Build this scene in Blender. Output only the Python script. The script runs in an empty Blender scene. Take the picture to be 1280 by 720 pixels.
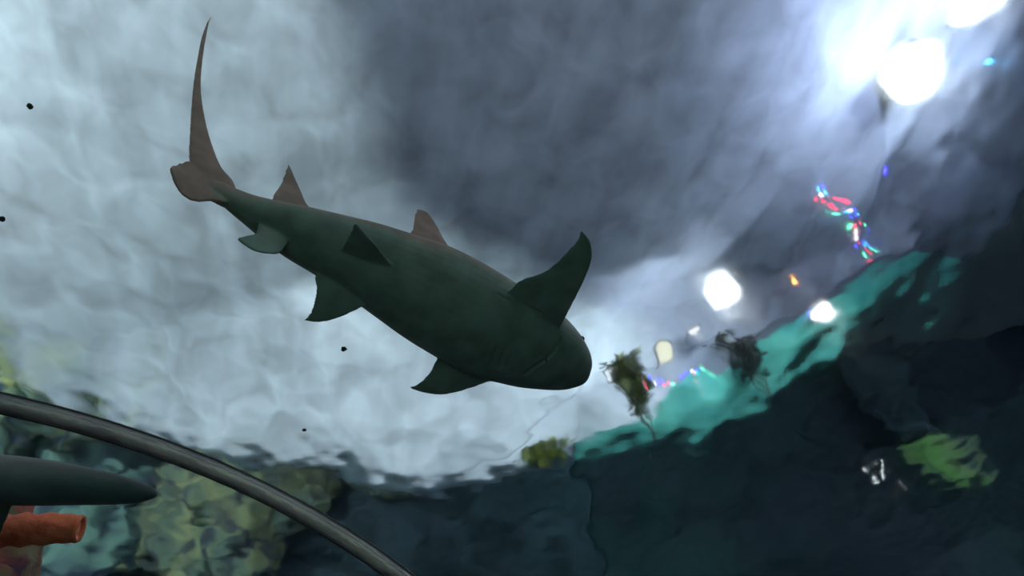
import bpy, bmesh, math, random
from mathutils import Vector, Matrix, noise
from mathutils.bvhtree import BVHTree
random.seed(7)
PI = math.pi
C = bpy.context.scene.collection
sc = bpy.context.scene
sc.view_settings.view_transform = 'Standard'
sc.view_settings.look = 'None'
sc.view_settings.gamma = 1
sc.view_settings.use_curve_mapping = False
sc.view_settings.exposure = 0.0
sc.cycles.use_denoising = True
sc.cycles.sample_clamp_indirect = 4.0
sc.cycles.max_bounces = 10

# ------------------------------------------------------------------ camera
FPX = 750.0
ZX, ZY = 560.0, -80.0                       # where straight up lies in the frame
CAM = Vector((0, 0, 1.5))
ZW = 5.5                                    # water level
zc = Vector(((ZX-640)/FPX, (360-ZY)/FPX, 1.0)).normalized()
fy = (Vector((0, 0, 1)) - zc*zc.z).normalized()
fx = fy.cross(zc)
if fx.x < 0: fx = -fx
def to_world(v): return Vector((fx.dot(v), fy.dot(v), zc.dot(v)))
Rr, Uu, Ff = to_world(Vector((1, 0, 0))), to_world(Vector((0, 1, 0))), to_world(Vector((0, 0, 1)))
cam = bpy.data.cameras.new('camera'); co = bpy.data.objects.new('camera', cam); C.objects.link(co)
M = Matrix((Rr, Uu, -Ff)).transposed().to_4x4(); M.translation = CAM
co.matrix_world = M
cam.sensor_width = 36; cam.lens = FPX/1280*36; cam.clip_start = .02
sc.camera = co

def ray(px, py): return to_world(Vector(((px-640)/FPX, (360-py)/FPX, 1.0)).normalized())
def onz(px, py, z): d = ray(px, py); return CAM + d*((z-CAM.z)/d.z)
def onplane(px, py, p, n):
    d = ray(px, py); return CAM + d*((p-CAM).dot(n)/d.dot(n))
def pix(p):
    v = p-CAM; x, y, z = v.dot(Rr), v.dot(Uu), v.dot(Ff)
    return 640+FPX*x/z, 360-FPX*y/z
def refr(px, py):
    d = ray(px, py); s = onz(px, py, ZW); h = Vector((d.x, d.y))*1.333; q = h.length_squared
    return s, Vector((h.x, h.y, math.sqrt(max(1e-4, 1-q))))
def above(px, py, y=None, x=None, z=None):
    """where a line of sight bent at the calm water surface meets a plane of the hall"""
    s, r = refr(px, py); t = []
    if y is not None and r.y > 1e-3: t.append((y-s.y)/r.y)
    if x is not None and r.x*(x-s.x) > 0: t.append((x-s.x)/r.x)
    if z is not None: t.append((z-s.z)/r.z)
    return s + r*min(t), r

# ------------------------------------------------------------------ materials
def mat(name, col, rough=.7, metal=0, col2=None, scale=4, detail=4, lo=.4, hi=.6, bump=0, bscale=20, stretch=(1, 1, 1), spec=.3, dist=0):
    m = bpy.data.materials.new(name); m.use_nodes = True; nt = m.node_tree; N = nt.nodes; L = nt.links
    b = N['Principled BSDF']; b.inputs['Roughness'].default_value = rough; b.inputs['Metallic'].default_value = metal
    b.inputs['Base Color'].default_value = (*col, 1); b.inputs['Specular IOR Level'].default_value = spec
    tc = N.new('ShaderNodeTexCoord'); mp = N.new('ShaderNodeMapping'); mp.inputs['Scale'].default_value = stretch
    L.new(tc.outputs['Object'], mp.inputs[0])
    if col2:
        n = N.new('ShaderNodeTexNoise'); n.inputs['Scale'].default_value = scale; n.inputs['Detail'].default_value = detail; n.inputs['Distortion'].default_value = dist
        r = N.new('ShaderNodeMapRange'); r.inputs['From Min'].default_value = lo; r.inputs['From Max'].default_value = hi
        x = N.new('ShaderNodeMix'); x.data_type = 'RGBA'; x.inputs[6].default_value = (*col, 1); x.inputs[7].default_value = (*col2, 1)
        L.new(mp.outputs[0], n.inputs['Vector']); L.new(n.outputs[0], r.inputs[0]); L.new(r.outputs[0], x.inputs[0]); L.new(x.outputs[2], b.inputs['Base Color'])
    if bump:
        n2 = N.new('ShaderNodeTexNoise'); n2.inputs['Scale'].default_value = bscale; n2.inputs['Detail'].default_value = 6
        bp = N.new('ShaderNodeBump'); bp.inputs['Strength'].default_value = bump; bp.inputs['Distance'].default_value = .05
        L.new(mp.outputs[0], n2.inputs['Vector']); L.new(n2.outputs[0], bp.inputs['Height']); L.new(bp.outputs[0], b.inputs['Normal'])
    return m
def emit(name, col, s):
    m = bpy.data.materials.new(name); m.use_nodes = True; nt = m.node_tree; nt.nodes.remove(nt.nodes['Principled BSDF'])
    e = nt.nodes.new('ShaderNodeEmission'); e.inputs[0].default_value = (*col, 1); e.inputs[1].default_value = s
    nt.links.new(e.outputs[0], nt.nodes['Material Output'].inputs[0]); return m

# ------------------------------------------------------------------ object helpers
def obj(name, bm, m, parent=None, smooth=False, loc=None):
    me = bpy.data.meshes.new(name); bm.normal_update(); bm.to_mesh(me); bm.free()
    if smooth:
        for p in me.polygons: p.use_smooth = True
    if m: me.materials.append(m)
    o = bpy.data.objects.new(name, me); C.objects.link(o)
    if parent is not None: o.parent = parent
    if loc is not None: o.location = loc
    return o
def tag(o, label=None, cat=None, group=None, kind=None):
    if label: o['label'] = label
    if cat: o['category'] = cat
    if group: o['group'] = group
    if kind: o['kind'] = kind
    return o
def empty(name, loc): 
    o = bpy.data.objects.new(name, None); C.objects.link(o); o.location = loc; o.empty_display_size = .1; return o
def box(bm, lo, hi):
    vs = [bm.verts.new((x, y, z)) for x in (lo[0], hi[0]) for y in (lo[1], hi[1]) for z in (lo[2], hi[2])]
    for f in ((0,1,3,2),(4,6,7,5),(0,4,5,1),(2,3,7,6),(0,2,6,4),(1,5,7,3)): bm.faces.new([vs[i] for i in f])
def basis(d):
    d = d.normalized(); a = Vector((0,0,1)) if abs(d.z) < .95 else Vector((1,0,0))
    x = a.cross(d).normalized(); y = d.cross(x); return x, y, d
def lathe(bm, org, axis, prof, n=20, caps=True):
    x, y, d = basis(axis); rings = []
    for (r, h) in prof: rings.append([bm.verts.new(org + d*h + (x*math.cos(2*PI*i/n)+y*math.sin(2*PI*i/n))*r) for i in range(n)])
    for a, b in zip(rings, rings[1:]):
        for i in range(n): bm.faces.new((a[i], a[(i+1)%n], b[(i+1)%n], b[i]))
    if caps: bm.faces.new(rings[0][::-1]); bm.faces.new(rings[-1])
def tube(bm, pts, r, n=8):
    rings = []; prev = None
    for k, p in enumerate(pts):
        d = (pts[min(k+1, len(pts)-1)]-pts[max(k-1, 0)]).normalized()
        if prev is None: x = basis(d)[0]
        else: x = (prev - d*prev.dot(d)).normalized()
        prev = x; y = d.cross(x); rr = r[k] if isinstance(r, (list, tuple)) else r
        rings.append([bm.verts.new(p+(x*math.cos(2*PI*i/n)+y*math.sin(2*PI*i/n))*rr) for i in range(n)])
    for a, b in zip(rings, rings[1:]):
        for i in range(n): bm.faces.new((a[i], a[(i+1)%n], b[(i+1)%n], b[i]))
    bm.faces.new(rings[0][::-1]); bm.faces.new(rings[-1])
def structure(o): o['kind'] = 'structure'; return o

# ================================================================== THE HALL ABOVE THE WATER
HX0, HX1, HY0, HY1, HZ = -11.5, 11.5, -6.0, 9.5, 10.0
def lit_paint_mat(name, pale, dark, edge, soft, axis_pts, cloud=.25, cscale=.5, streak=.10, streak_rot=-22):
    """lit pale to dim dark painted across a ragged edge, plus cloudy water-ripple tones"""
    m = bpy.data.materials.new(name); m.use_nodes = True; nt = m.node_tree; N = nt.nodes; L = nt.links
    b = N['Principled BSDF']; b.inputs['Roughness'].default_value = .85; b.inputs['Specular IOR Level'].default_value = .1
    tc = N.new('ShaderNodeTexCoord')
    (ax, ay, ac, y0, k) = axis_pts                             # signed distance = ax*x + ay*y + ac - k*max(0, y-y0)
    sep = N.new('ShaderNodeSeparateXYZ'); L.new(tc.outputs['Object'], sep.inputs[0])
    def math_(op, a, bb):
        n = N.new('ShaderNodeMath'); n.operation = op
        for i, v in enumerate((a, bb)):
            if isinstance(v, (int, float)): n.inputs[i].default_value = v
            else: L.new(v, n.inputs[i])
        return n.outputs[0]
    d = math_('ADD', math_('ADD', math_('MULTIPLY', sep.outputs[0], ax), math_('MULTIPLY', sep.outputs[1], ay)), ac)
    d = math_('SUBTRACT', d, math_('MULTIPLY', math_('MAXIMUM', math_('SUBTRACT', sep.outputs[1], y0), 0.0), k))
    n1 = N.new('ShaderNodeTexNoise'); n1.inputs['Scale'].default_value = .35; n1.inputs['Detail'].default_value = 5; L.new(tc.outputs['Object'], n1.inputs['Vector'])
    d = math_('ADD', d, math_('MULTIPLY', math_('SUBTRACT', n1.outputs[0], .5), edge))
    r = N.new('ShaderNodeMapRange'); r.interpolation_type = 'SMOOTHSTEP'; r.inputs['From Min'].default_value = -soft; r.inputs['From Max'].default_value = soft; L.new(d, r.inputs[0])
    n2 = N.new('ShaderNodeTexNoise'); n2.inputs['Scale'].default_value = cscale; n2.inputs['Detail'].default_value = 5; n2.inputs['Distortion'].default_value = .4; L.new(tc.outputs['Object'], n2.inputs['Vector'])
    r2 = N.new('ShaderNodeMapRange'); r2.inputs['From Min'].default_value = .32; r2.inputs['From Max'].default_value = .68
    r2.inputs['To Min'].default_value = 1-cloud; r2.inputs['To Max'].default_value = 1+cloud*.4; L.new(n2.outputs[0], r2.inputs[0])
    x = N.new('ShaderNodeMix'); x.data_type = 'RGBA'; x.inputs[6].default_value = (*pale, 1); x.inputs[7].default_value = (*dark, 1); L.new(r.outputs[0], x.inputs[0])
    mp = N.new('ShaderNodeMapping'); mp.inputs['Rotation'].default_value = (0, 0, math.radians(streak_rot)); mp2 = N.new('ShaderNodeMapping'); mp2.inputs['Scale'].default_value = (1.3, .16, .4)
    L.new(tc.outputs['Object'], mp.inputs[0]); L.new(mp.outputs[0], mp2.inputs[0])
    n3 = N.new('ShaderNodeTexNoise'); n3.inputs['Scale'].default_value = 1.3; n3.inputs['Detail'].default_value = 6; n3.inputs['Distortion'].default_value = .3; L.new(mp2.outputs[0], n3.inputs['Vector'])
    r3 = N.new('ShaderNodeMapRange'); r3.inputs['From Min'].default_value = .35; r3.inputs['From Max'].default_value = .65; r3.inputs['To Min'].default_value = 1-streak; r3.inputs['To Max'].default_value = 1+streak; L.new(n3.outputs[0], r3.inputs[0])
    sc_ = math_('MULTIPLY', r2.outputs[0], r3.outputs[0])
    v = N.new('ShaderNodeVectorMath'); v.operation = 'SCALE'; L.new(x.outputs[2], v.inputs[0]); L.new(sc_, v.inputs['Scale']); L.new(v.outputs[0], b.inputs['Base Color'])
    return m
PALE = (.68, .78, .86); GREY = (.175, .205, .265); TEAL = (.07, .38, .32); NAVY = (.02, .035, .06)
ceil_m = lit_paint_mat('ceiling_lit_paint', PALE, GREY, 1.4, 1.0, (1, 0, 1.9, 4.0, .9), cloud=.34, cscale=1.1)  # pale left paints in the brightly lit area, grey the dim one
def drop(d, r): 
    return 0 if d >= r else r-math.sqrt(max(0, r*r-(r-d)**2))
def ceil_z(x, y):
    rb = max(1.0, 3.6*max(0, min(1, (3.0-x)/5))); a = drop(x-HX0, 4.0); b = drop(HY1-y, rb) if rb > .05 else 0; c = drop(HX1-x, .7)
    return HZ - min(4.2, math.sqrt(a*a+b*b+c*c))
bm = bmesh.new(); nx, ny = 110, 80
xs = [HX0+(HX1-HX0)*(.5-.5*math.cos(PI*i/nx)) for i in range(nx+1)]; ys = [HY0+(HY1-HY0)*math.sin(PI/2*j/ny) for j in range(ny+1)]
g = [[bm.verts.new((x, y, ceil_z(x, y))) for y in ys] for x in xs]
t_ = [[bm.verts.new((x, y, HZ+.4)) for y in (HY0, HY1)] for x in (HX0, HX1)]
for i in range(nx):
    for j in range(ny): bm.faces.new((g[i][j], g[i][j+1], g[i+1][j+1], g[i+1][j]))
bm.faces.new((t_[0][0], t_[1][0], t_[1][1], t_[0][1]))
bm.faces.new([g[i][0] for i in range(nx+1)]+[t_[1][0], t_[0][0]]); bm.faces.new([g[i][ny] for i in range(nx, -1, -1)]+[t_[0][1], t_[1][1]])
bm.faces.new([g[0][j] for j in range(ny, -1, -1)]+[t_[0][0], t_[0][1]]); bm.faces.new([g[nx][j] for j in range(ny+1)]+[t_[1][1], t_[1][0]])
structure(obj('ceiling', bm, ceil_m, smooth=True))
back_m = lit_paint_mat('back_wall_lit_paint', PALE, (.10, .12, .16), 1.0, 1.2, (1, 0, -2.6, 99, 0), cloud=.3, cscale=.6, streak=.05)  # lit and dim parts of the wall are put into its colour
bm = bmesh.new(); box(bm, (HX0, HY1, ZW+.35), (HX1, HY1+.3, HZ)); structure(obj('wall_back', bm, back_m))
bm = bmesh.new(); box(bm, (HX0-.3, HY0, ZW+.35), (HX0, HY1, HZ)); structure(obj('wall_left', bm, lit_paint_mat('painted_left_wall', PALE, PALE, 1, 1, (1, 0, 0, 99, 0), cloud=.3, cscale=.5, streak=.05)))
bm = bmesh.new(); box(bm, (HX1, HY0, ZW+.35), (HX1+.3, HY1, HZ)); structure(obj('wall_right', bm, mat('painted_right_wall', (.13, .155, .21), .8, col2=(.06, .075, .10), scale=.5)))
bm = bmesh.new(); box(bm, (HX0, HY0-.3, ZW+.35), (HX1, HY0, HZ)); structure(obj('wall_front', bm, mat('painted_front_wall', (.3, .35, .4), .8, col2=(.25, .3, .35), scale=.5)))

# teal painted rockwork rim that stands above the water on the far right side
def wavy_wall(name, pts, zfun, thick, m, seed, amp=.12, m2=None, side=(0, -1)):
    bm = bmesh.new(); rows = []
    n = 90; nz = 46
    for i in range(n+1):
        u = i/n*(len(pts)-1); k = min(int(u), len(pts)-2); p = Vector(pts[k]).lerp(Vector(pts[k+1]), u-k)
        col = []
        ztop = zfun(i/n)
        for j in range(nz+1):
            z = ztop*j/nz
            d = noise.noise(Vector((p.x*.8+seed, p.y*.8, z*.9)))*amp*2 + noise.noise(Vector((p.x*2.7, p.y*2.7+seed, z*2.7)))*amp
            col.append(bm.verts.new((p.x + side[0]*(thick-d), p.y + side[1]*(thick-d), z)))
        col.append(bm.verts.new((p.x, p.y, ztop))); col.append(bm.verts.new((p.x, p.y, 0)))
        rows.append(col)
    for a, b in zip(rows, rows[1:]):
        m_ = len(a)
        for j in range(m_): bm.faces.new((a[j], b[j], b[(j+1)%m_], a[(j+1)%m_]))
    bm.faces.new(rows[0]); bm.faces.new(rows[-1][::-1])
    bmesh.ops.recalc_face_normals(bm, faces=bm.faces)
    o = obj(name, bm, m, smooth=True)
    if m2:
        o.data.materials.append(m2)
        for f in o.data.polygons:
            if f.center.z < ZW-.12: f.material_index = 1
    return o
teal_m = mat('teal_painted_rockwork', TEAL, .7, col2=(.03, .26, .24), scale=1.3, detail=6, lo=.45, hi=.7, bump=.3, bscale=6)
tag(wavy_wall('rockwork', [(.6, 9.45, 0), (10.8, 9.45, 0)], lambda t: ZW + 1.3 + 1.5*min(1, t*2) + .4*noise.noise(Vector((t*9, 3, 1))), .5, teal_m, 3, m2=mat('submerged_shade', (.022, .036, .055), .85, col2=(.03, .085, .085), scale=.5, detail=7, lo=.45, hi=.7, bump=.4, bscale=4)),  # dim underwater light put into the darker colour below the waterline
    'teal painted rockwork rising out of the water along the far right side', 'rockwork')
dark_rim_m = mat('dark_rockwork', (.022, .045, .06), .8, col2=(.05, .09, .12), scale=2, bump=.4, bscale=5)
tag(wavy_wall('rockwork', [(-11.3, 9.45, 0), (.6, 9.45, 0)], lambda t: ZW + 1.0 + .55*noise.noise(Vector((t*14, 7, 1))), .6, dark_rim_m, 11),
    'dark blue rockwork standing low out of the water below the pale far wall', 'rockwork')

left_rim_m = mat('mirrored_reef_rockwork', (.30, .36, .20), .85, col2=(.04, .07, .16), scale=.8, detail=8, lo=.5, hi=.6, bump=.5, bscale=4)  # rockwork added so the reef's mirrored patch reaches higher
tag(wavy_wall('rockwork', [(-11.4, .5, 0), (-11.4, 8.3, 0)], lambda t: ZW + 1.0 + 1.5*math.sin(PI*min(1, t*1.35)) + .9*noise.noise(Vector((t*13, 2, 5))), .6, left_rim_m, 5, side=(1, 0)),
    'green and blue rockwork added at the left to extend the mirrored reef', 'rockwork')
# pool deck kerbs, navy painted in for the blue fringe of dispersed light
kerb_m = mat('fringe_blue_kerb', (.03, .05, .11), .6, col2=(.07, .10, .16), scale=3)
for nm, a, b in (('trim_left', (HX0-.3, HY0, ZW-.5), (HX0+.5, HY1, ZW+.55)), ('trim_right', (HX1-.5, HY0, ZW-.5), (HX1+.3, HY1, ZW+.9)), ('trim_front', (HX0-.3, HY0-.3, ZW-.5), (HX1+.3, HY0+.5, ZW+.5)), ('trim_back', (HX0-.3, HY1, ZW-.5), (HX1+.3, HY1+.3, ZW+.35))):
    bm = bmesh.new(); box(bm, a, b); structure(obj(nm, bm, kerb_m))

# ================================================================== THE TANK
tank_m = mat('tank_wall_paint', (.035, .06, .105), .85, col2=(.02, .035, .065), scale=.6, bump=.3, bscale=3)
for nm, a, b in (('wall_tank_left', (HX0-.3, HY0, -.3), (HX0, HY1, ZW-.5)), ('wall_tank_right', (HX1, HY0, -.3), (HX1+.3, HY1, ZW-.5)),
                 ('wall_tank_back', (HX0-.3, HY1, -.3), (HX1+.3, HY1+.3, ZW-.5)), ('wall_tank_front', (HX0-.3, HY0-.3, -.3), (HX1+.3, HY0, ZW-.5))):
    bm = bmesh.new(); box(bm, a, b); structure(obj(nm, bm, tank_m))
bm = bmesh.new(); box(bm, (HX0, HY0, -.3), (HX1, HY1, 0)); structure(obj('floor', bm, mat('tank_floor_sand', (.06, .085, .09), .9, col2=(.03, .05, .06), scale=1.2, bump=.4, bscale=4)))

# water surface: real swell plus finer ripples
def swell(x, y):
    h = .030*noise.noise(Vector((x*.45+3, y*.45, 0)))
    h += .017*noise.noise(Vector((x*1.1, y*1.1+9, 2)))
    h += .0046*noise.noise(Vector((x*2.6+5, y*2.6, 4)))
    h += .0019*noise.noise(Vector((x*6.5, y*6.5+1, 6)))
    h += .0008*noise.noise(Vector((x*14, y*14+1, 8)))
    # long low folds running with the draught across the pool
    h += .0035*noise.noise(Vector(((x*.95+y*.3)*3.2, (y*.95-x*.3)*.5, 12)))
    return h
def water_mesh():
    bm = bmesh.new(); nx, ny = 560, 380
    xs = [HX0+.0 + (HX1-HX0)*i/nx for i in range(nx+1)]; ys = [HY0 + (HY1-HY0)*j/ny for j in range(ny+1)]
    g = [[bm.verts.new((x, y, ZW+swell(x, y))) for y in ys] for x in xs]
    for i in range(nx):
        for j in range(ny): bm.faces.new((g[i][j], g[i+1][j], g[i+1][j+1], g[i][j+1]))
    return bm
wm = bpy.data.materials.new('rippled_water'); wm.use_nodes = True; nt = wm.node_tree; nt.nodes.remove(nt.nodes['Principled BSDF'])
g = nt.nodes.new('ShaderNodeBsdfGlass'); g.inputs['IOR'].default_value = 1.333; g.inputs['Roughness'].default_value = 0.08; g.inputs['Color'].default_value = (.95, 1, 1, 1)
nt.links.new(g.outputs[0], nt.nodes['Material Output'].inputs[0])
structure(obj('water_surface', water_mesh(), wm, smooth=True))

# ================================================================== LIGHT FITTINGS ABOVE THE WATER
house_m = mat('lamp_housing_black', (.02, .02, .025), .5, .3)
def lamp(px, py, r, col, strength, label, spot=0, cone=110, y=HY1-.85, x=HX1-.75, z=HZ-.62, towards=None):
    p, rd = above(px, py, y, x, z)
    t = empty('floodlight', p)
    d = ((towards or refr(px, py)[0]) - p).normalized()
    bm = bmesh.new(); lathe(bm, Vector(), d, [(r*.45, -r*1.1), (r*.7, -r*.9), (r*.98, -r*.2), (r*1.08, .0), (r*1.08, .03), (r, .03), (r, -.01)], 28); obj('lamp_housing', bm, house_m, t, True)
    bm = bmesh.new(); lathe(bm, Vector(), d, [(r*.97, .002), (r*.97, .012), (r*.8, .024), (r*.3, .034)], 28); obj('lens', bm, emit('lamp_glow', col, strength), t, True)
    bm = bmesh.new()
    sx = basis(d)[0]
    pts = [sx*r*1.1, sx*r*1.2 + Vector((0, 0, r*.9)), Vector((0, 0, r*1.5)), -sx*r*1.2 + Vector((0, 0, r*.9)), -sx*r*1.1]
    tube(bm, pts, .02, 6)
    wl = Vector((0, HY1-.05-p.y, r*1.5)) if HY1-p.y < HX1-p.x else Vector((HX1-.05-p.x, 0, r*1.5))
    tube(bm, [Vector((0, 0, r*1.5)), wl], .018, 6)
    obj('bracket', bm, house_m, t)
    tag(t, label, 'lamp')
    if spot:
        l = bpy.data.lights.new('lamp_beam', 'SPOT'); l.energy = spot; l.color = col; l.spot_size = math.radians(cone); l.spot_blend = .8; l.shadow_soft_size = .15
        lo = bpy.data.objects.new('lamp_beam', l); C.objects.link(lo); lo.parent = t; lo.location = d*.06
        lo.rotation_euler = d.to_track_quat('-Z', 'Y').to_euler()
    return t, p
COOL = (.86, .93, 1.0)
lamp(1146, 92, .50, COOL, 150, 'largest white floodlight glaring through the water at upper right')
lamp(1222, 4, .46, COOL, 80, 'white floodlight glaring at the top right corner of the water')
lamp(905, 365, .34, COOL, 130, 'white floodlight glaring above the far rim in the middle right')
lamp(1026, 393, .22, (1, .95, .95), 40, 'small round white lamp shining in front of the teal rockwork rim', z=None)
lamp(833, 441, .15, (1, 1, .8), 1.0, 'pale yellowish white lamp below the middle floodlight')
lamp(868, 415, .13, (.95, .95, 1), 1.2, 'small white lamp between the middle floodlight and the yellowish one')
lamp(773, 468, .14, (.8, .9, 1), 1.2, 'dim bluish white lamp left of the row of coloured bulbs')

def light(name, kind, loc, to, energy, size, col=(1, 1, 1), cone=90, blend=.8):
    l = bpy.data.lights.new(name, kind); l.energy = energy; l.color = col
    if kind == 'AREA': l.shape = 'DISK'; l.size = size
    else: l.shadow_soft_size = size
    if kind == 'SPOT': l.spot_size = math.radians(cone); l.spot_blend = blend
    o = bpy.data.objects.new(name, l); C.objects.link(o); o.location = loc
    o.rotation_euler = (Vector(to)-Vector(loc)).to_track_quat('-Z', 'Y').to_euler(); return o
# unseen fill spots added to brighten the ceiling and walls
light('fill_left', 'SPOT', (-7.5, -5, 6.2), (-6, 3.5, 10), 1750, .3, (.9, .97, 1), 150)
light('fill_front', 'SPOT', (2, -5, 6.2), (1, 4, 10), 1250, .3, (.9, .95, 1), 150)
light('fill_side', 'SPOT', (-9.5, -4.5, 6.2), (-11.2, 3.5, 8.0), 1100, .3, (.9, .97, 1), 110)
light('fill_back', 'SPOT', (-4, 5.0, 9.3), (-4.5, 9.5, 8.0), 120, .3, (.9, .97, 1), 150)
# extra unseen spots added to imitate the glare around two floodlights
p1, _ = above(1146, 92, HY1-.7, HX1-.6, HZ-.45)
light('glare_fill', 'SPOT', p1+Vector((.1, -.2, -.9)), p1+Vector((.3, .1, .45)), 2200, .2, (.82, .88, 1), 165, 1)
light('glare_fill', 'SPOT', p1+Vector((-1.3, -1.6, -2.2)), p1+Vector((-.8, -1.2, .45)), 1500, .2, (.72, .76, 1), 165, 1)
p2, _ = above(905, 365, HY1-.7, HX1-.6, HZ-.45)
light('glare_fill', 'SPOT', p2+Vector((-.9, -.6, -.6)), p2+Vector((-1.2, .8, -.2)), 330, .15, (.9, .95, 1), 165, 1)
light('glare_fill', 'SPOT', p2+Vector((-1.6, -1.2, -.5)), p2+Vector((-2.0, .3, .3)), 300, .15, (.9, .95, 1), 165, 1)
light('rim_fill', 'SPOT', (6.5, 4.5, 9.6), (6.8, 9.0, 6.4), 420, .1, (.85, 1, .98), 62, .8)  # unseen spot added to brighten the teal rockwork
light('fill_right', 'SPOT', (6, -3, 6.2), (5.5, 4.5, 10), 600, .3, (.85, .88, 1), 150)  # unseen fill spot added to brighten the right of the ceiling

# coloured bulb strings
BC = {'red': (1, .01, .05), 'blue': (.04, .03, 1), 'cyan': (.04, .5, 1), 'green': (.1, 1, .5), 'white': (1, .95, 1), 'orange': (1, .35, .05)}
BM = {k: emit('bulb_glow_'+k, v, 20) for k, v in BC.items()}
wire_m = mat('black_wire', (.01, .01, .012), .6)
def bulb_string(pxs, bulbs, label, r=.018):
    pts = [above(px, py, HY1-.75, HX1-.6, HZ-.2)[0] for px, py in pxs]
    o = empty('light_string', pts[0]); off = pts[0]
    dense = []
    for a, b in zip(pts, pts[1:]):
        for k in range(6): dense.append(a.lerp(b, k/6)-off)
    dense.append(pts[-1]-off)
    bm = bmesh.new(); tube(bm, dense, .006, 6); obj('wire', bm, wire_m, o)
    for px, py, c in bulbs:
        p = above(px, py, HY1-.75, HX1-.6, HZ-.2)[0]-off
        q = min(dense, key=lambda v: (v-p).length); d = (p-q)
        d = d.normalized() if d.length > .02 else Vector((0, 0, -1))
        bm = bmesh.new(); tube(bm, [q, q+d*max(.03, (p-q).length)], .004, 5)
        lathe(bm, p-d*.04, d, [(.012, 0), (.014, .03), (.012, .04)], 8); obj('socket', bm, wire_m, o)
        bm = bmesh.new(); lathe(bm, p, d, [(r*.4, 0), (r*.9, r*.7), (r, r*1.5), (r*.75, r*2.4), (r*.1, r*3)], 10)
        obj('bulb', bm, BM[c], o, True)
    tag(o, label, 'string lights', 'strings of small coloured bulbs over the pool'); return o
bulb_string([(1018, 238), (1040, 262), (1058, 282), (1078, 300), (1094, 322)],
    [(1022, 241, 'cyan'), (1028, 238, 'blue'), (1032, 244, 'cyan'), (1020, 251, 'red'), (1030, 254, 'red'), (1026, 246, 'white'), (1038, 260, 'red'), (1044, 252, 'red'),
     (1040, 268, 'green'), (1048, 264, 'white'), (1054, 264, 'blue'), (1061, 270, 'cyan'), (1056, 273, 'blue'), (1050, 274, 'blue'), (1046, 266, 'cyan'),
     (1051, 284, 'green'), (1057, 286, 'red'), (1066, 284, 'red'), (1077, 286, 'green'), (1060, 291, 'white'), (1066, 298, 'red'), (1061, 301, 'blue'), (1075, 299, 'blue'), (1080, 301, 'cyan'), (1083, 299, 'cyan'),
     (1090, 292, 'blue'), (1088, 300, 'blue'), (1092, 304, 'green'), (1084, 307, 'red'), (1079, 312, 'green'), (1090, 321, 'red'), (1086, 324, 'red')],
    'slanting string of red, blue and green bulbs at upper right')
bulb_string([(797, 474), (820, 474), (840, 476), (862, 470), (882, 464)],
    [(799, 472, 'cyan'), (804, 473, 'red'), (808, 476, 'red'), (814, 468, 'blue'), (818, 473, 'white'), (824, 472, 'blue'), (830, 471, 'blue'), (835, 476, 'red'), (840, 475, 'red'), (846, 477, 'green'),
     (857, 470, 'blue'), (860, 468, 'blue'), (866, 467, 'white'), (871, 471, 'red'), (877, 464, 'blue'), (874, 469, 'cyan'), (883, 463, 'green')],
    'short level row of red and blue bulbs above the far rim')
def small_bulb(px, py, c, label, r=.05):
    p = above(px, py, HY1-.75, HX1-.6, HZ-.3)[0]
    t = empty('light_bulb', p)
    bm = bmesh.new(); lathe(bm, Vector(), Vector((0, 0, -1)), [(r*.4, 0), (r*.9, r*.7), (r, r*1.5), (r*.75, r*2.3), (r*.1, r*2.8)], 12); obj('bulb', bm, BM[c], t, True)
    bm = bmesh.new(); lathe(bm, Vector(), Vector((0, 0, 1)), [(r*.45, 0), (r*.5, .06), (r*.2, .08)], 10); tube(bm, [Vector((0, 0, .07)), Vector((0, HY1-.02-p.y, .12)) if HY1-p.y < HX1-p.x else Vector((HX1-.02-p.x, 0, .12))], .008, 6); obj('socket', bm, wire_m, t)
    return tag(t, label, 'light bulb')
small_bulb(1117, 223, 'blue', 'lone blue bulb above the slanting coloured string')
small_bulb(990, 347, 'orange', 'lone orange bulb between the middle floodlight and the coloured string', .035)
small_bulb(1008, 387, 'blue', 'blue violet bulb just left of the small round lamp', .04)
small_bulb(1241, 76, 'cyan', 'cyan bulb below the top right floodlight', .06)

# plants standing on the rim above the water
def shrub(px, py, w, col, col2, label):
    p, _ = above(px, py, HY1-1.0, HX1-1, None)
    z0 = ZW+.2; h = max(.5, p.z-z0)
    t = empty('shrub', (p.x, p.y, z0)); rnd = random.Random(int(px))
    bm = bmesh.new()
    for k in range(5): 
        a = rnd.uniform(0, 6.28); tube(bm, [Vector((0, 0, -.5)), Vector((math.cos(a)*w*.2, math.sin(a)*w*.2, h*.6)), Vector((math.cos(a)*w*.5, math.sin(a)*w*.4, h))], [.014, .01, .006], 6)
    obj('stem', bm, mat('shrub_bark', (.08, .06, .04)), t)
    bm = bmesh.new()
    for k in range(520):
        v = Vector((rnd.gauss(0, .42), rnd.gauss(0, .3), rnd.gauss(0, .42))); 
        q = rnd.random()**.7; c = Vector((v.x*w*(.5+.6*q), v.y*w, h*(.5+.55*q))); d = Vector((rnd.gauss(0, 1), rnd.gauss(0, 1), rnd.gauss(0, 1))).normalized(); s = basis(d)[0]*.06
        L_ = rnd.uniform(.14, .28); n_ = d.cross(s).normalized()*.008
        vs = [bm.verts.new(c), bm.verts.new(c+d*L_*.5+s+n_), bm.verts.new(c+d*L_), bm.verts.new(c+d*L_*.5-s+n_)]
        bm.faces.new(vs)
    obj('foliage', bm, mat('shrub_leaves', col, .6, col2=col2, scale=5), t)
    tag(t, label, 'shrub')
shrub(680, 558, .5, (.35, .42, .03), (.1, .16, .04), 'yellow green shrub on the far rim right of the pale wall')
shrub(784, 452, .38, (.10, .13, .04), (.05, .07, .03), 'dark olive shrub on the far rim beside the dim bluish lamp')
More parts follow.
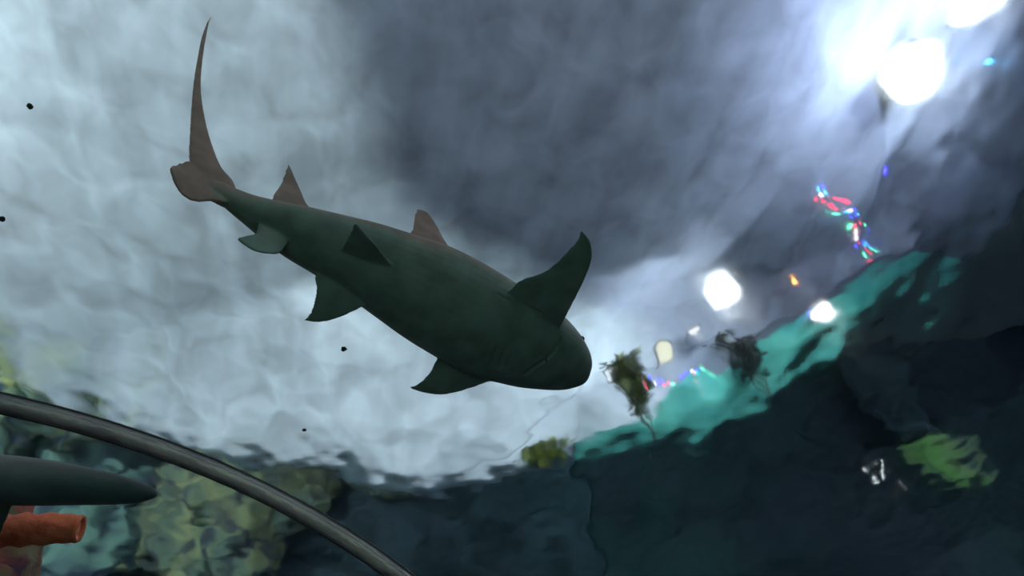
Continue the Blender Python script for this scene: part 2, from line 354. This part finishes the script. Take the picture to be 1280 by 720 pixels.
shrub(915, 428, .5, (.05, .065, .06), (.035, .045, .05), 'nearly black foliage standing in for a dark shape below the middle floodlight')  # foliage added to form a dark mass of unknown kind

# ================================================================== TUNNEL
PSI, TD, TCX, TCH, TR = -0.711, 0.948, -0.127, -0.532, 1.35
ax = Vector((math.sin(PSI), math.cos(PSI), 0)); la = Vector((math.cos(PSI), -math.sin(PSI), 0))
cen = CAM + la*TCX + Vector((0, 0, TCH))
def arc_sheet(name, a0, a1, r0, r1, s0, s1, m, parent=None, n=96, smooth=True):
    bm = bmesh.new(); rows = []
    for i in range(n+1):
        a = a0+(a1-a0)*i/n; d = la*math.cos(a)+Vector((0, 0, math.sin(a)))
        rows.append([bm.verts.new(cen+ax*s+d*r) for r, s in ((r0, s0), (r0, s1), (r1, s1), (r1, s0))])
    for p, q in zip(rows, rows[1:]):
        for j in range(4): bm.faces.new((p[j], p[(j+1)%4], q[(j+1)%4], q[j]))
    bm.faces.new(rows[0][::-1]); bm.faces.new(rows[-1])
    bmesh.ops.recalc_face_normals(bm, faces=bm.faces)
    return obj(name, bm, m, parent, smooth)
metal_m = mat('rib_brushed_grey', (.26, .26, .27), .45, .3, col2=(.42, .41, .40), scale=7, stretch=(1, 1, 1), bump=.3, bscale=16, spec=.4)
gasket_m = mat('rib_black_gasket', (.02, .022, .026), .6)
lip_m = mat('rib_edge_bead', (.16, .165, .18), .4, .3)
rib = empty('tunnel_rib', cen+ax*TD)
tag(rib, 'curved grey metal rib of the viewing tunnel arching across the lower left', 'tunnel rib')
A0, A1 = -.35, PI+.35
def ribpart(name, r0, r1, s0, s1, m):
    o = arc_sheet(name, A0, A1, r0, r1, s0, s1, m); o.parent = rib; o.matrix_parent_inverse = Matrix.Translation(-(cen+ax*TD)); return o
ribpart('metal_band', TR-.004, TR+.012, TD-.0135, TD+.0135, metal_m)
ribpart('gasket', TR+.0115, TR+.0150, TD-.0145, TD-.006, gasket_m)
ribpart('gasket', TR-.0030, TR+.008, TD+.0133, TD+.0175, gasket_m)
acr = bpy.data.materials.new('clear_acrylic'); acr.use_nodes = True; nt = acr.node_tree; nt.nodes.remove(nt.nodes['Principled BSDF'])
tr_ = nt.nodes.new('ShaderNodeBsdfTransparent'); tr_.inputs[0].default_value = (.985, .99, .99, 1); nt.links.new(tr_.outputs[0], nt.nodes['Material Output'].inputs[0])
structure(arc_sheet('window_1', A0, A1, TR-.002, TR+.012, TD+.019, TD+3.2, acr))
structure(arc_sheet('window_2', A0, A1, TR-.002, TR+.012, TD-3.2, TD-.017, acr))

# ================================================================== SHARK
def interp(tab, t):
    n = len(tab)-1; u = max(0, min(.99999, t))*n; k = int(u); f = u-k
    p0, p1, p2, p3 = tab[max(k-1, 0)], tab[k], tab[k+1], tab[min(k+2, n)]
    return .5*((2*p1)+(p2-p0)*f+(2*p0-5*p1+4*p2-p3)*f*f+(3*p1-p0-3*p2+p3)*f*f*f)
def smooth_poly(pts, n): return [interp(pts, i/(n-1)) for i in range(n)]
def fin(bm, lead, trail, normal, th, n=18, mcols=9):
    """a tapering hydrofoil between a leading and a trailing edge that meet at the tip"""
    Ls, Ts = smooth_poly(lead, n), smooth_poly(trail, n); up, dn = [], []
    for i in range(n):
        k = i/(n-1); t = th*(1-.72*k); ru, rd = [], []
        for j in range(mcols+1):
            v = j/mcols; p = Ls[i].lerp(Ts[i], v); s = t*(2.2*math.sqrt(v+.015)*(1-v)**.9*.7+.16)
            ru.append(bm.verts.new(p+normal*s)); rd.append(bm.verts.new(p-normal*s))
        up.append(ru); dn.append(rd)
    for g_, flip in ((up, 0), (dn, 1)):
        for i in range(n-1):
            for j in range(mcols):
                f = [g_[i][j], g_[i+1][j], g_[i+1][j+1], g_[i][j+1]]
                bm.faces.new(f[::-1] if flip else f)
    def wall(a, b):
        for i in range(len(a)-1): bm.faces.new((a[i], a[i+1], b[i+1], b[i]))
    wall([r[0] for r in up], [r[0] for r in dn]); wall([r[-1] for r in dn], [r[-1] for r in up]); wall(dn[0], up[0]); wall(up[-1], dn[-1])

def body_loft(bm, cs, a, b, up, n=36, belly=.85):
    """cs centres tail->snout, a lateral half widths, b vertical half heights"""
    m = 90; Cs, As, Bs = smooth_poly(cs, m), [interp(a, i/(m-1)) for i in range(m)], [interp(b, i/(m-1)) for i in range(m)]
    rings = []
    for i in range(m):
        T = (Cs[min(i+1, m-1)]-Cs[max(i-1, 0)]).normalized(); L_ = T.cross(up).normalized(); U_ = L_.cross(T).normalized()
        ring = []
        for k in range(n):
            th = 2*PI*k/n; c, s = math.cos(th), math.sin(th)
            hh = Bs[i]*(1.0 if s > 0 else belly)
            ring.append(bm.verts.new(Cs[i]+L_*max(As[i], .004)*c*(1-.08*max(0, s))+U_*max(hh, .004)*s))
        rings.append(ring)
    for p, q in zip(rings, rings[1:]):
        for k in range(n): bm.faces.new((p[k], p[(k+1)%n], q[(k+1)%n], q[k]))
    bm.faces.new(rings[0][::-1]); bm.faces.new(rings[-1])
    return Cs, As, Bs

def remeshed(bm, voxel, smooth_it=6):
    bmesh.ops.recalc_face_normals(bm, faces=bm.faces)
    me = bpy.data.meshes.new('tmp'); bm.to_mesh(me); bm.free()
    o = bpy.data.objects.new('tmp', me); C.objects.link(o)
    r = o.modifiers.new('r', 'REMESH'); r.mode = 'VOXEL'; r.voxel_size = voxel
    s = o.modifiers.new('s', 'SMOOTH'); s.factor = .5; s.iterations = smooth_it
    dg = bpy.context.evaluated_depsgraph_get(); out = bpy.data.meshes.new_from_object(o.evaluated_get(dg))
    bpy.data.objects.remove(o); bpy.data.meshes.remove(me); return out

def skin_mat(name, back, belly, mott):
    m = bpy.data.materials.new(name); m.use_nodes = True; nt = m.node_tree; N = nt.nodes; L = nt.links; b = N['Principled BSDF']
    b.inputs['Roughness'].default_value = .55; b.inputs['Specular IOR Level'].default_value = .25
    at = N.new('ShaderNodeAttribute'); at.attribute_name = 'back'; tc = N.new('ShaderNodeTexCoord')
    n = N.new('ShaderNodeTexNoise'); n.inputs['Scale'].default_value = 9; n.inputs['Detail'].default_value = 6; L.new(tc.outputs['Object'], n.inputs['Vector'])
    mx = N.new('ShaderNodeMix'); mx.data_type = 'RGBA'; mx.inputs[6].default_value = (*belly, 1); mx.inputs[7].default_value = (*back, 1); L.new(at.outputs['Fac'], mx.inputs[0])
    r = N.new('ShaderNodeMapRange'); r.inputs['From Min'].default_value = .35; r.inputs['From Max'].default_value = .65; r.inputs['To Min'].default_value = 1-mott; r.inputs['To Max'].default_value = 1+mott*.5; L.new(n.outputs[0], r.inputs[0])
    v = N.new('ShaderNodeVectorMath'); v.operation = 'SCALE'; L.new(mx.outputs[2], v.inputs[0]); L.new(r.outputs[0], v.inputs['Scale']); L.new(v.outputs[0], b.inputs['Base Color'])
    n2 = N.new('ShaderNodeTexNoise'); n2.inputs['Scale'].default_value = 160; L.new(tc.outputs['Object'], n2.inputs['Vector'])
    bp = N.new('ShaderNodeBump'); bp.inputs['Strength'].default_value = .12; bp.inputs['Distance'].default_value = .01; L.new(n2.outputs[0], bp.inputs['Height']); L.new(bp.outputs[0], b.inputs['Normal'])
    return m

def finish_animal(name, me, m, parts_fun, Cs, As, Bs, up, label, cat, grooves=()):
    """grooves: (centre list, width, depth) carved along lines; writes the back/belly colour attribute"""
    at = me.attributes.new('back', 'FLOAT', 'POINT')
    nv = len(me.vertices)
    for i, v in enumerate(me.vertices):
        p = v.co
        k = min(range(0, len(Cs), 3), key=lambda q: (Cs[q]-p).length_squared)
        h = (p-Cs[k]).dot(up)/max(Bs[k], .03)
        at.data[i].value = max(0, min(1, max(0, min(1, (h+.3)/.5))+.25*noise.noise(p*5)+max(0, 1-k/14)*.8+(.6 if k < 10 and (p-Cs[k]).length > 1.3*max(As[k], Bs[k]) else 0)))
        for pts, w, dp in grooves:
            dd = min((q-p).length for q in pts) if (pts[len(pts)//2]-p).length < .45 else 9
            if dd < w*2.5: v.co = p - v.normal*dp*math.exp(-(dd/w)**2)
    me.materials.clear(); me.materials.append(m)
    for p in me.polygons: p.use_smooth = True
    o = bpy.data.objects.new(name, me); C.objects.link(o)
    return o

ZS = 3.9
UP = Vector((0, 0, 1))
# silhouette pairs (upper edge, lower edge) of the body, tail -> snout
sil = [((262, 212), (262, 247)), ((285, 226), (266, 253)), ((318, 241), (296, 276)), ((352, 251), (328, 300)), ((388, 259), (352, 320)), ((440, 271), (396, 347)),
       ((482, 281), (432, 370)), ((520, 292), (470, 397)), ((560, 305), (508, 424)), ((600, 325), (550, 450)), ((640, 351), (592, 472)), ((672, 372), (628, 482)), ((703, 397), (662, 489)), ((727, 430), (700, 491)), ((736, 452), (722, 485)), ((737, 464), (733, 477))]
cs, aa, bb = [], [], []
mid = [((u[0]+l[0])/2, (u[1]+l[1])/2) for u, l in sil]
ctr = [onz(x, y, ZS) for x, y in mid]
for i, (u, l) in enumerate(sil):
    T = (ctr[min(i+1, len(ctr)-1)]-ctr[max(i-1, 0)]).normalized(); c = ctr[i]
    view = (c-CAM).normalized(); n_ = T.cross(view).normalized(); L_ = T.cross(UP).normalized(); U_ = L_.cross(T).normalized()
    dist = (c-CAM).dot(Ff)
    t2 = Vector((mid[min(i+1, 15)][0]-mid[max(i-1, 0)][0], mid[min(i+1, 15)][1]-mid[max(i-1, 0)][1])).normalized()
    e = Vector((u[0]-l[0], u[1]-l[1])); hw = abs(e.x*(-t2.y)+e.y*t2.x)/2/FPX*dist
    k = .86 if i < 10 else .86-.05*(i-9)
    if i < 3: k = 1.05
    s = hw/math.sqrt((L_.dot(n_))**2+(k*U_.dot(n_))**2)
    cs.append(c); aa.append(s*(.4, .6, .85)[i] if i < 3 else s); bb.append(s*k*(.8 if i == 0 else 1))
bm = bmesh.new()
SC, SA, SB = body_loft(bm, cs, aa, bb, UP, belly=.95)
def P2(pts, p, n): return [onplane(x, y, p, n) for x, y in pts]
def at_mid(t): return interp(cs, t)
def tang(t): return (interp(cs, min(1, t+.03))-interp(cs, max(0, t-.03))).normalized()
# pectoral fins: level planes, drooping slightly
tp = 11/15; cP = at_mid(tp); TP = tang(tp); LP = TP.cross(UP).normalized()
if (Vector(pix(cP+LP*.3))-Vector(pix(cP))).y > 0: LPup = -(-LP)
LPup = LP if pix(cP+LP*.3)[1] < pix(cP)[1] else -LP
for side, lead, trail in ((1, [(672, 452), (700, 408), (716, 378), (731, 348), (740, 322), (738, 302), (728, 289)], [(610, 400), (645, 354), (676, 342), (698, 326), (712, 311), (722, 300), (725, 289)]),
                          (-1, [(672, 440), (636, 468), (612, 476), (584, 486), (553, 493), (524, 489), (500, 478)], [(590, 405), (560, 434), (545, 450), (538, 464), (526, 477), (514, 483), (502, 480)])):
    L_ = LPup*side; droop = .12
    pl = (L_*math.cos(droop)-UP*math.sin(droop)); nrm = TP.cross(pl).normalized()
    base = cP - UP*.05
    fin(bm, P2(lead, base, nrm), P2(trail, base, nrm), nrm, .026)
# pelvic fins
tq = 5.3/15; cQ = at_mid(tq); TQ = tang(tq); LQ = TQ.cross(UP).normalized(); LQ = LQ if pix(cQ+LQ*.3)[1] < pix(cQ)[1] else -LQ
pl = (-LQ*math.cos(.45)-UP*math.sin(.45)); nrm = TQ.cross(pl).normalized(); base = cQ-UP*.06
fin(bm, P2([(478, 345), (464, 376), (446, 387), (424, 397), (402, 403), (380, 401)], base, nrm), P2([(400, 320), (393, 345), (395, 362), (392, 378), (387, 391), (381, 399)], base, nrm), nrm, .018)
pl = (LQ*math.cos(.55)-UP*math.sin(.55)); nrm = TQ.cross(pl).normalized(); base = cQ-UP*(bb[5]*.6)
fin(bm, P2([(500, 345), (480, 320), (468, 304), (455, 290), (445, 279)], base, nrm), P2([(412, 345), (422, 320), (430, 305), (437, 292), (441, 281)], base, nrm), nrm, .016)
# anal fin: upright plane under the tail stalk
ta = 3.0/15; cA = at_mid(ta); TA = tang(ta); LA = TA.cross(UP).normalized()
fin(bm, P2([(362, 300), (350, 316), (334, 317), (318, 314), (306, 307), (295, 299)], cA, LA), P2([(322, 278), (320, 290), (316, 292), (310, 293), (303, 295), (296, 297)], cA, LA), LA, .014)
# dorsal fins
for t_, lead, trail in ((2.9/15, [(395, 268), (383, 256), (377, 242), (370, 226), (365, 214), (361, 206)], [(338, 262), (342, 243), (348, 235), (353, 224), (357, 213), (359, 207)]),
                        (7.6/15, [(566, 318), (553, 297), (547, 285), (541, 275), (533, 265), (523, 262)], [(500, 305), (514, 289), (516, 281), (518, 273), (519, 267), (520, 262)])):
    c = at_mid(t_); T = tang(t_); L_ = T.cross(UP).normalized(); fin(bm, P2(lead, c, L_), P2(trail, c, L_), L_, .02)
# tail fin: upright plane through the stalk, in line with the stalk end
cT = at_mid(.03); TT = tang(.05); LT = TT.cross(UP).normalized()
fin(bm, P2([(300, 262), (292, 230), (276, 210), (264, 180), (256, 150), (251, 115), (252, 85), (257, 50), (263, 21)], cT, LT),
        P2([(262, 250), (243, 222), (236, 196), (237, 165), (239, 130), (242, 100), (246, 75), (252, 45), (261, 22)], cT, LT), LT, .022, n=30)
fin(bm, P2([(292, 235), (276, 248), (262, 251), (248, 252), (236, 249), (226, 242), (217, 228), (212, 212)], cT, LT),
        P2([(262, 205), (252, 196), (244, 200), (237, 200), (231, 202), (224, 204), (218, 206), (213, 208)], cT, LT), LT, .02)
0 and print('TAIL plane dist', (onplane(262, 21, cT, LT)-cT).length, 'body len', (cs[0]-cs[-1]).length, 'a', [round(x, 3) for x in aa])
sme = remeshed(bm, .006, 4)
bv = BVHTree.FromPolygons([v.co for v in sme.vertices], [p.vertices for p in sme.polygons])
def hit(px, py):
    h = bv.ray_cast(CAM, ray(px, py)); return h[0]
def groove(pts, n=24):
    out = []
    for i in range(n):
        u = i/(n-1)*(len(pts)-1); k = min(int(u), len(pts)-2); f = u-k
        h = hit(pts[k][0]*(1-f)+pts[k+1][0]*f, pts[k][1]*(1-f)+pts[k+1][1]*f)
        if h: out.append(h)
    return out
gr = []
mouth = groove([(656, 468), (668, 459), (682, 450), (693, 439), (700, 425)], 40)
if mouth: gr.append((mouth, .009, .016))
for k in range(5):
    g1 = groove([(640-k*9, 442-k*5), (632-k*9, 464-k*5)])
    g2 = groove([(676-k*10, 392-k*4), (663-k*10, 384-k*4)])
    for g_ in (g1, g2):
        if g_: gr.append((g_, .005, .007))
shark_skin = skin_mat('shark_skin', (.225, .165, .125), (.15, .235, .195), .25)
shark = finish_animal('shark', sme, shark_skin, None, SC, SA, SB, UP, '', '', gr)
tag(shark, 'large dark shark seen from below, swimming under the bright water surface', 'shark')
eye_m = mat('shark_eye', (.01, .01, .01), .15, spec=.6)
for s in (1, -1):
    c = at_mid(12.6/15); T = tang(12.6/15); L_ = T.cross(UP).normalized()*s
    h = bv.ray_cast(c+L_*1.0+UP*.02, -L_)
    if h[0]:
        bm = bmesh.new(); bmesh.ops.create_icosphere(bm, subdivisions=3, radius=.014); o = obj('eye', bm, eye_m, shark, True, loc=h[0]-L_*.004)

# second fish at the lower left, entering from outside the frame
ZF = 3.4
fs = [((-330, 590), (-330, 604)), ((-240, 580), (-240, 612)), ((-150, 570), (-150, 624)), ((-60, 565), (-60, 634)), ((0, 568), (0, 634)), ((60, 575), (60, 634)), ((110, 585), (110, 633)), ((150, 595), (150, 632)), ((178, 604), (178, 629)), ((192, 611), (192, 624)), ((197, 615), (197, 620))]
fc = [onz(-0+(u[0]), (u[1]+l[1])/2, ZF) for u, l in fs]; fa, fb = [], []
for i, (u, l) in enumerate(fs):
    dist = (fc[i]-CAM).dot(Ff); hw = abs(u[1]-l[1])/2/FPX*dist; fa.append(hw*1.0); fb.append(hw*.95)
bm = bmesh.new(); FC, FA, FB = body_loft(bm, fc, fa, fb, UP)
cF = fc[0]; TF = (fc[1]-fc[0]).normalized(); LF = TF.cross(UP).normalized()
fin(bm, [cF+TF*.18, cF-TF*.15+UP*.2, cF-TF*.35+UP*.5], [cF-TF*.02, cF-TF*.22+UP*.16, cF-TF*.36+UP*.48], LF, .02)
fin(bm, [cF+TF*.18, cF-TF*.1-UP*.1, cF-TF*.25-UP*.25], [cF-TF*.02, cF-TF*.16-UP*.08, cF-TF*.25-UP*.24], LF, .02)
cD = interp(fc, .26); fin(bm, [cD+TF*.2, cD+UP*.28-TF*.02, cD+UP*.4-TF*.12], [cD-TF*.12, cD+UP*.25-TF*.14, cD+UP*.39-TF*.14], LF, .02)
for s in (1, -1):
    q = interp(fc, .36)+LF*s*.02
    fin(bm, [q+TF*.14, q+LF*s*.3-TF*.02-UP*.04, q+LF*s*.42-TF*.16-UP*.06], [q-TF*.1, q+LF*s*.26-TF*.14-UP*.04, q+LF*s*.41-TF*.18-UP*.06], UP, .016)
fme = remeshed(bm, .011, 3)
fish = finish_animal('shark', fme, skin_mat('second_shark_skin', (.06, .07, .07), (.055, .10, .10), .2), None, FC, FA, FB, UP, '', '')
tag(fish, 'dark tapered shark entering at the lower left below the tunnel rib', 'shark')

# ================================================================== REEF
def rock(name, loc, size, seed, m, label, cat='rock', group=None, sub=5, rough=.35):
    bm = bmesh.new(); bmesh.ops.create_icosphere(bm, subdivisions=sub, radius=1)
    for v in bm.verts:
        p = v.co.copy(); s = Vector((seed*3.1, seed*1.7, seed))
        d = 1+rough*noise.noise(p*1.2+s)+rough*.6*noise.noise(p*3+s)+rough*.35*noise.noise(p*7+s)+rough*.15*noise.noise(p*16+s)
        v.co = Vector((p.x*size[0]*d, p.y*size[1]*d, p.z*size[2]*d))
    o = obj(name, bm, m, None, True, loc); return tag(o, label, cat, group)
def reef_mat(name, a, b, c, sc1, sc2):
    """three colours of growth in patches"""
    m = mat(name, a, .9, col2=b, scale=sc1, detail=8, lo=.44, hi=.56, bump=.8, bscale=6); nt = m.node_tree; N = nt.nodes; L = nt.links
    P = N['Principled BSDF']; old = P.inputs['Base Color'].links[0].from_socket
    tc = N.new('ShaderNodeTexCoord'); n = N.new('ShaderNodeTexNoise'); n.inputs['Scale'].default_value = sc2; n.inputs['Detail'].default_value = 8; n.inputs['Distortion'].default_value = .6; L.new(tc.outputs['Object'], n.inputs['Vector'])
    r = N.new('ShaderNodeMapRange'); r.inputs['From Min'].default_value = .5; r.inputs['From Max'].default_value = .58; L.new(n.outputs[0], r.inputs[0])
    x = N.new('ShaderNodeMix'); x.data_type = 'RGBA'; x.inputs[7].default_value = (*c, 1); L.new(old, x.inputs[6]); L.new(r.outputs[0], x.inputs[0]); L.new(x.outputs[2], P.inputs['Base Color']); return m
rmats = [reef_mat('algae_yellow_green', (.30, .33, .14), (.13, .22, .17), (.04, .06, .12), 2.0, 3.5),
         reef_mat('algae_teal', (.14, .26, .22), (.08, .14, .16), (.03, .04, .08), 2.2, 3),
         reef_mat('algae_olive', (.22, .26, .14), (.10, .16, .13), (.03, .035, .06), 2.4, 4),
         reef_mat('coralline_red_brown', (.24, .06, .045), (.05, .02, .04), (.14, .11, .06), 2.2, 3)]
rr = [((-9.0, 4.9, 1.9), (1.5, 1.2, 2.5), 0), ((-8.0, 7.5, 1.7), (1.3, 1.2, 2.3), 1), ((-5.2, 8.0, 1.6), (1.2, 1.0, 2.2), 2), ((-6.4, 5.3, 1.1), (1.1, 1.0, 1.6), 0), ((-2.9, 8.2, 1.0), (.95, .9, 1.3), 2),
      ((-9.5, 2.2, 1.6), (1.3, 1.2, 2.2), 2), ((-10.1, 8.2, 2.3), (.9, .9, 2.6), 0), ((-3.9, 6.4, .7), (.9, .8, .9), 1), ((-6.3, 3.0, .7), (.9, .9, .9), 3)]
names = ['yellow green algae rock in the middle of the left tank side', 'teal mossy boulder near the far left tank corner', 'olive mottled boulder by the far tank wall', 'low yellow green boulder in front of the taller reef rocks',
         'small olive boulder at the right end of the reef', 'olive rock beside the left tank wall nearest the tunnel', 'tall yellow green rock in the far left corner', 'small teal boulder in front of the reef', 'small red brown boulder at the foot of the reef']
for i, (l, s, k) in enumerate(rr): rock('reef_rock', (l[0], l[1]-.5, l[2]), (s[0]*1.12, s[1]*1.05, s[2]), i+2, rmats[k], names[i], group='reef rocks in the left of the tank')
# pinnacle close to the tunnel, its top just inside the lower left corner, with an orange sponge growing on it
pc = CAM + ray(-20, 650)*4.9
rock('reef_pinnacle', (pc.x, pc.y, pc.z*.48), (.78, .7, pc.z*.52), 21, rmats[3], 'red brown reef pinnacle with dark patches rising in the lower left corner', sub=6, rough=.17)
sp = [CAM+ray(x, y)*d for x, y, d in ((-90, 690, 4.2), (-50, 672, 4.0), (0, 664, 3.86), (40, 662, 3.82), (75, 661, 3.8), (96, 661, 3.78))]
ts = empty('tube_sponge', sp[0]); bm = bmesh.new()
dn = [interp(sp, k/40)-sp[0] for k in range(41)]
tube(bm, dn, [.085+.012*noise.noise(Vector((k*.3, 1, 2)))-.0005*k for k in range(41)], 24)
for v in bm.verts: v.co += v.co.normalized()*0.0 + Vector((0, 0, 1))*.012*noise.noise(v.co*9) + Vector((1, 0, 0))*.01*noise.noise(v.co*14+Vector((4, 4, 4)))
org_m = mat('orange_sponge', (.75, .22, .10), .8, col2=(.50, .12, .06), scale=6, bump=.5, bscale=18)
obj('tube', bm, org_m, ts, True)
bm = bmesh.new()
for r_, off in ((.03, 0), (.022, .004)): pass
d_ = (dn[-1]-dn[-3]).normalized(); lathe(bm, dn[-1]-d_*.01, d_, [(.05, 0), (.066, .015), (.06, .03), (.045, .028), (.035, .005), (.02, -.002)], 20); obj('osculum', bm, org_m, ts, True)
tag(ts, 'orange finger shaped tube sponge pointing right in the lower left corner', 'sponge')
light('sponge_fill', 'SPOT', (-1.9, -.6, 3.2), sp[2], 22, .08, (1, .9, .8), 34, .8)  # unseen spot added to light the sponge and pinnacle
# rock at the right with green growth and two little lamps
rock('reef_rock', (6.35, 8.35, 1.5), (.36, .34, 1.6), 33, dark_rim_m, 'slim dark rock standing alone before the far right tank wall', sub=5)
rock('coral', (6.35, 8.3, 3.28), (.50, .26, .11), 35, reef_mat('green_growth', (.14, .34, .10), (.20, .30, .14), (.05, .10, .10), 2.5, 3), 'flat green coral plate on top of the slim rock at the right', 'coral', sub=5)
for k, (px, py) in enumerate(((1102, 602), (1116, 596))):
    s_ = onz(px, py, ZW); d_ = ray(px, py); d_ = Vector((d_.x, d_.y, -d_.z)); p = s_+d_*((8.2-s_.y)/d_.y)
    t = empty('submersible_lamp', p); bm = bmesh.new(); lathe(bm, Vector(), Vector((-.4, -.8, .4)), [(.012, -.05), (.02, -.045), (.028, -.01), (.028, .0)], 14); obj('lamp_housing', bm, house_m, t, True)
    bm = bmesh.new(); lathe(bm, Vector(), Vector((-.4, -.8, .4)), [(.025, .001), (.023, .008), (.01, .012)], 14); obj('lens', bm, emit('small_lamp_glow', (.85, .95, 1), 2.5), t, True)
    bm = bmesh.new(); tube(bm, [Vector((0, 0, -.02)), Vector((0, .2, -.4)), Vector((0, HY1-.02-p.y, -.6))], .012, 6); obj('bracket', bm, house_m, t)
    tag(t, ['left one of two small white underwater lamps at the right', 'right one of two small white underwater lamps at the right'][k], 'lamp')
# specks drifting in the water
for px, py, r_, lb in ((430, 436, .011, 'larger dark speck drifting left of the pectoral fin tip'), (380, 537, .008, 'small round dark speck drifting below the pelvic fin'), (37, 133, .010, 'small dark speck drifting near the upper left'), (3, 274, .009, 'dark speck drifting at the left edge of the frame')):
    bm = bmesh.new(); bmesh.ops.create_icosphere(bm, subdivisions=3, radius=r_)
    for v in bm.verts: v.co *= 1+.6*noise.noise(v.co*90+Vector((px, 0, 0))); v.co.z *= .6
    tag(obj('food_crumb', bm, mat('crumb', (.03, .035, .035)), None, True, loc=CAM+ray(px, py)*2.6), lb, 'speck')
light('reef_fill', 'SPOT', (-5.0, -1.5, 5.0), (-8.0, 6.2, 2.2), 1700, .2, (.85, 1, .95), 75, .8)  # unseen spot added to light the reef rocks
light('tank_fill', 'SPOT', (1.0, 5.5, .4), (1.2, 9.4, 2.2), 60, .3, (.35, 1, .85), 110, 1)  # unseen teal spot added to tint the far tank side
light('belly_fill', 'AREA', (.5, -3.2, .4), (0, 2.4, 3.9), 24, 1.2, (.62, 1, .82))  # unseen area light added to brighten the shark's belly
light('coral_fill', 'SPOT', (5.6, 6.9, 4.7), (6.35, 8.3, 3.28), 12, .05, (.8, 1, .8), 30, .7)  # unseen spot added to light the green coral plate
light('rib_fill', 'AREA', cen+la*.5-ax*.6+Vector((0, 0, -.2)), cen+ax*1.0+Vector((0, 0, 1.1)), 3.2, .3, (1, .97, .95))  # unseen area light added to brighten the tunnel rib

# ================================================================== WORLD
w = bpy.data.worlds.new('w'); sc.world = w; w.use_nodes = True
w.node_tree.nodes['Background'].inputs[0].default_value = (.02, .035, .05, 1); w.node_tree.nodes['Background'].inputs[1].default_value = 1
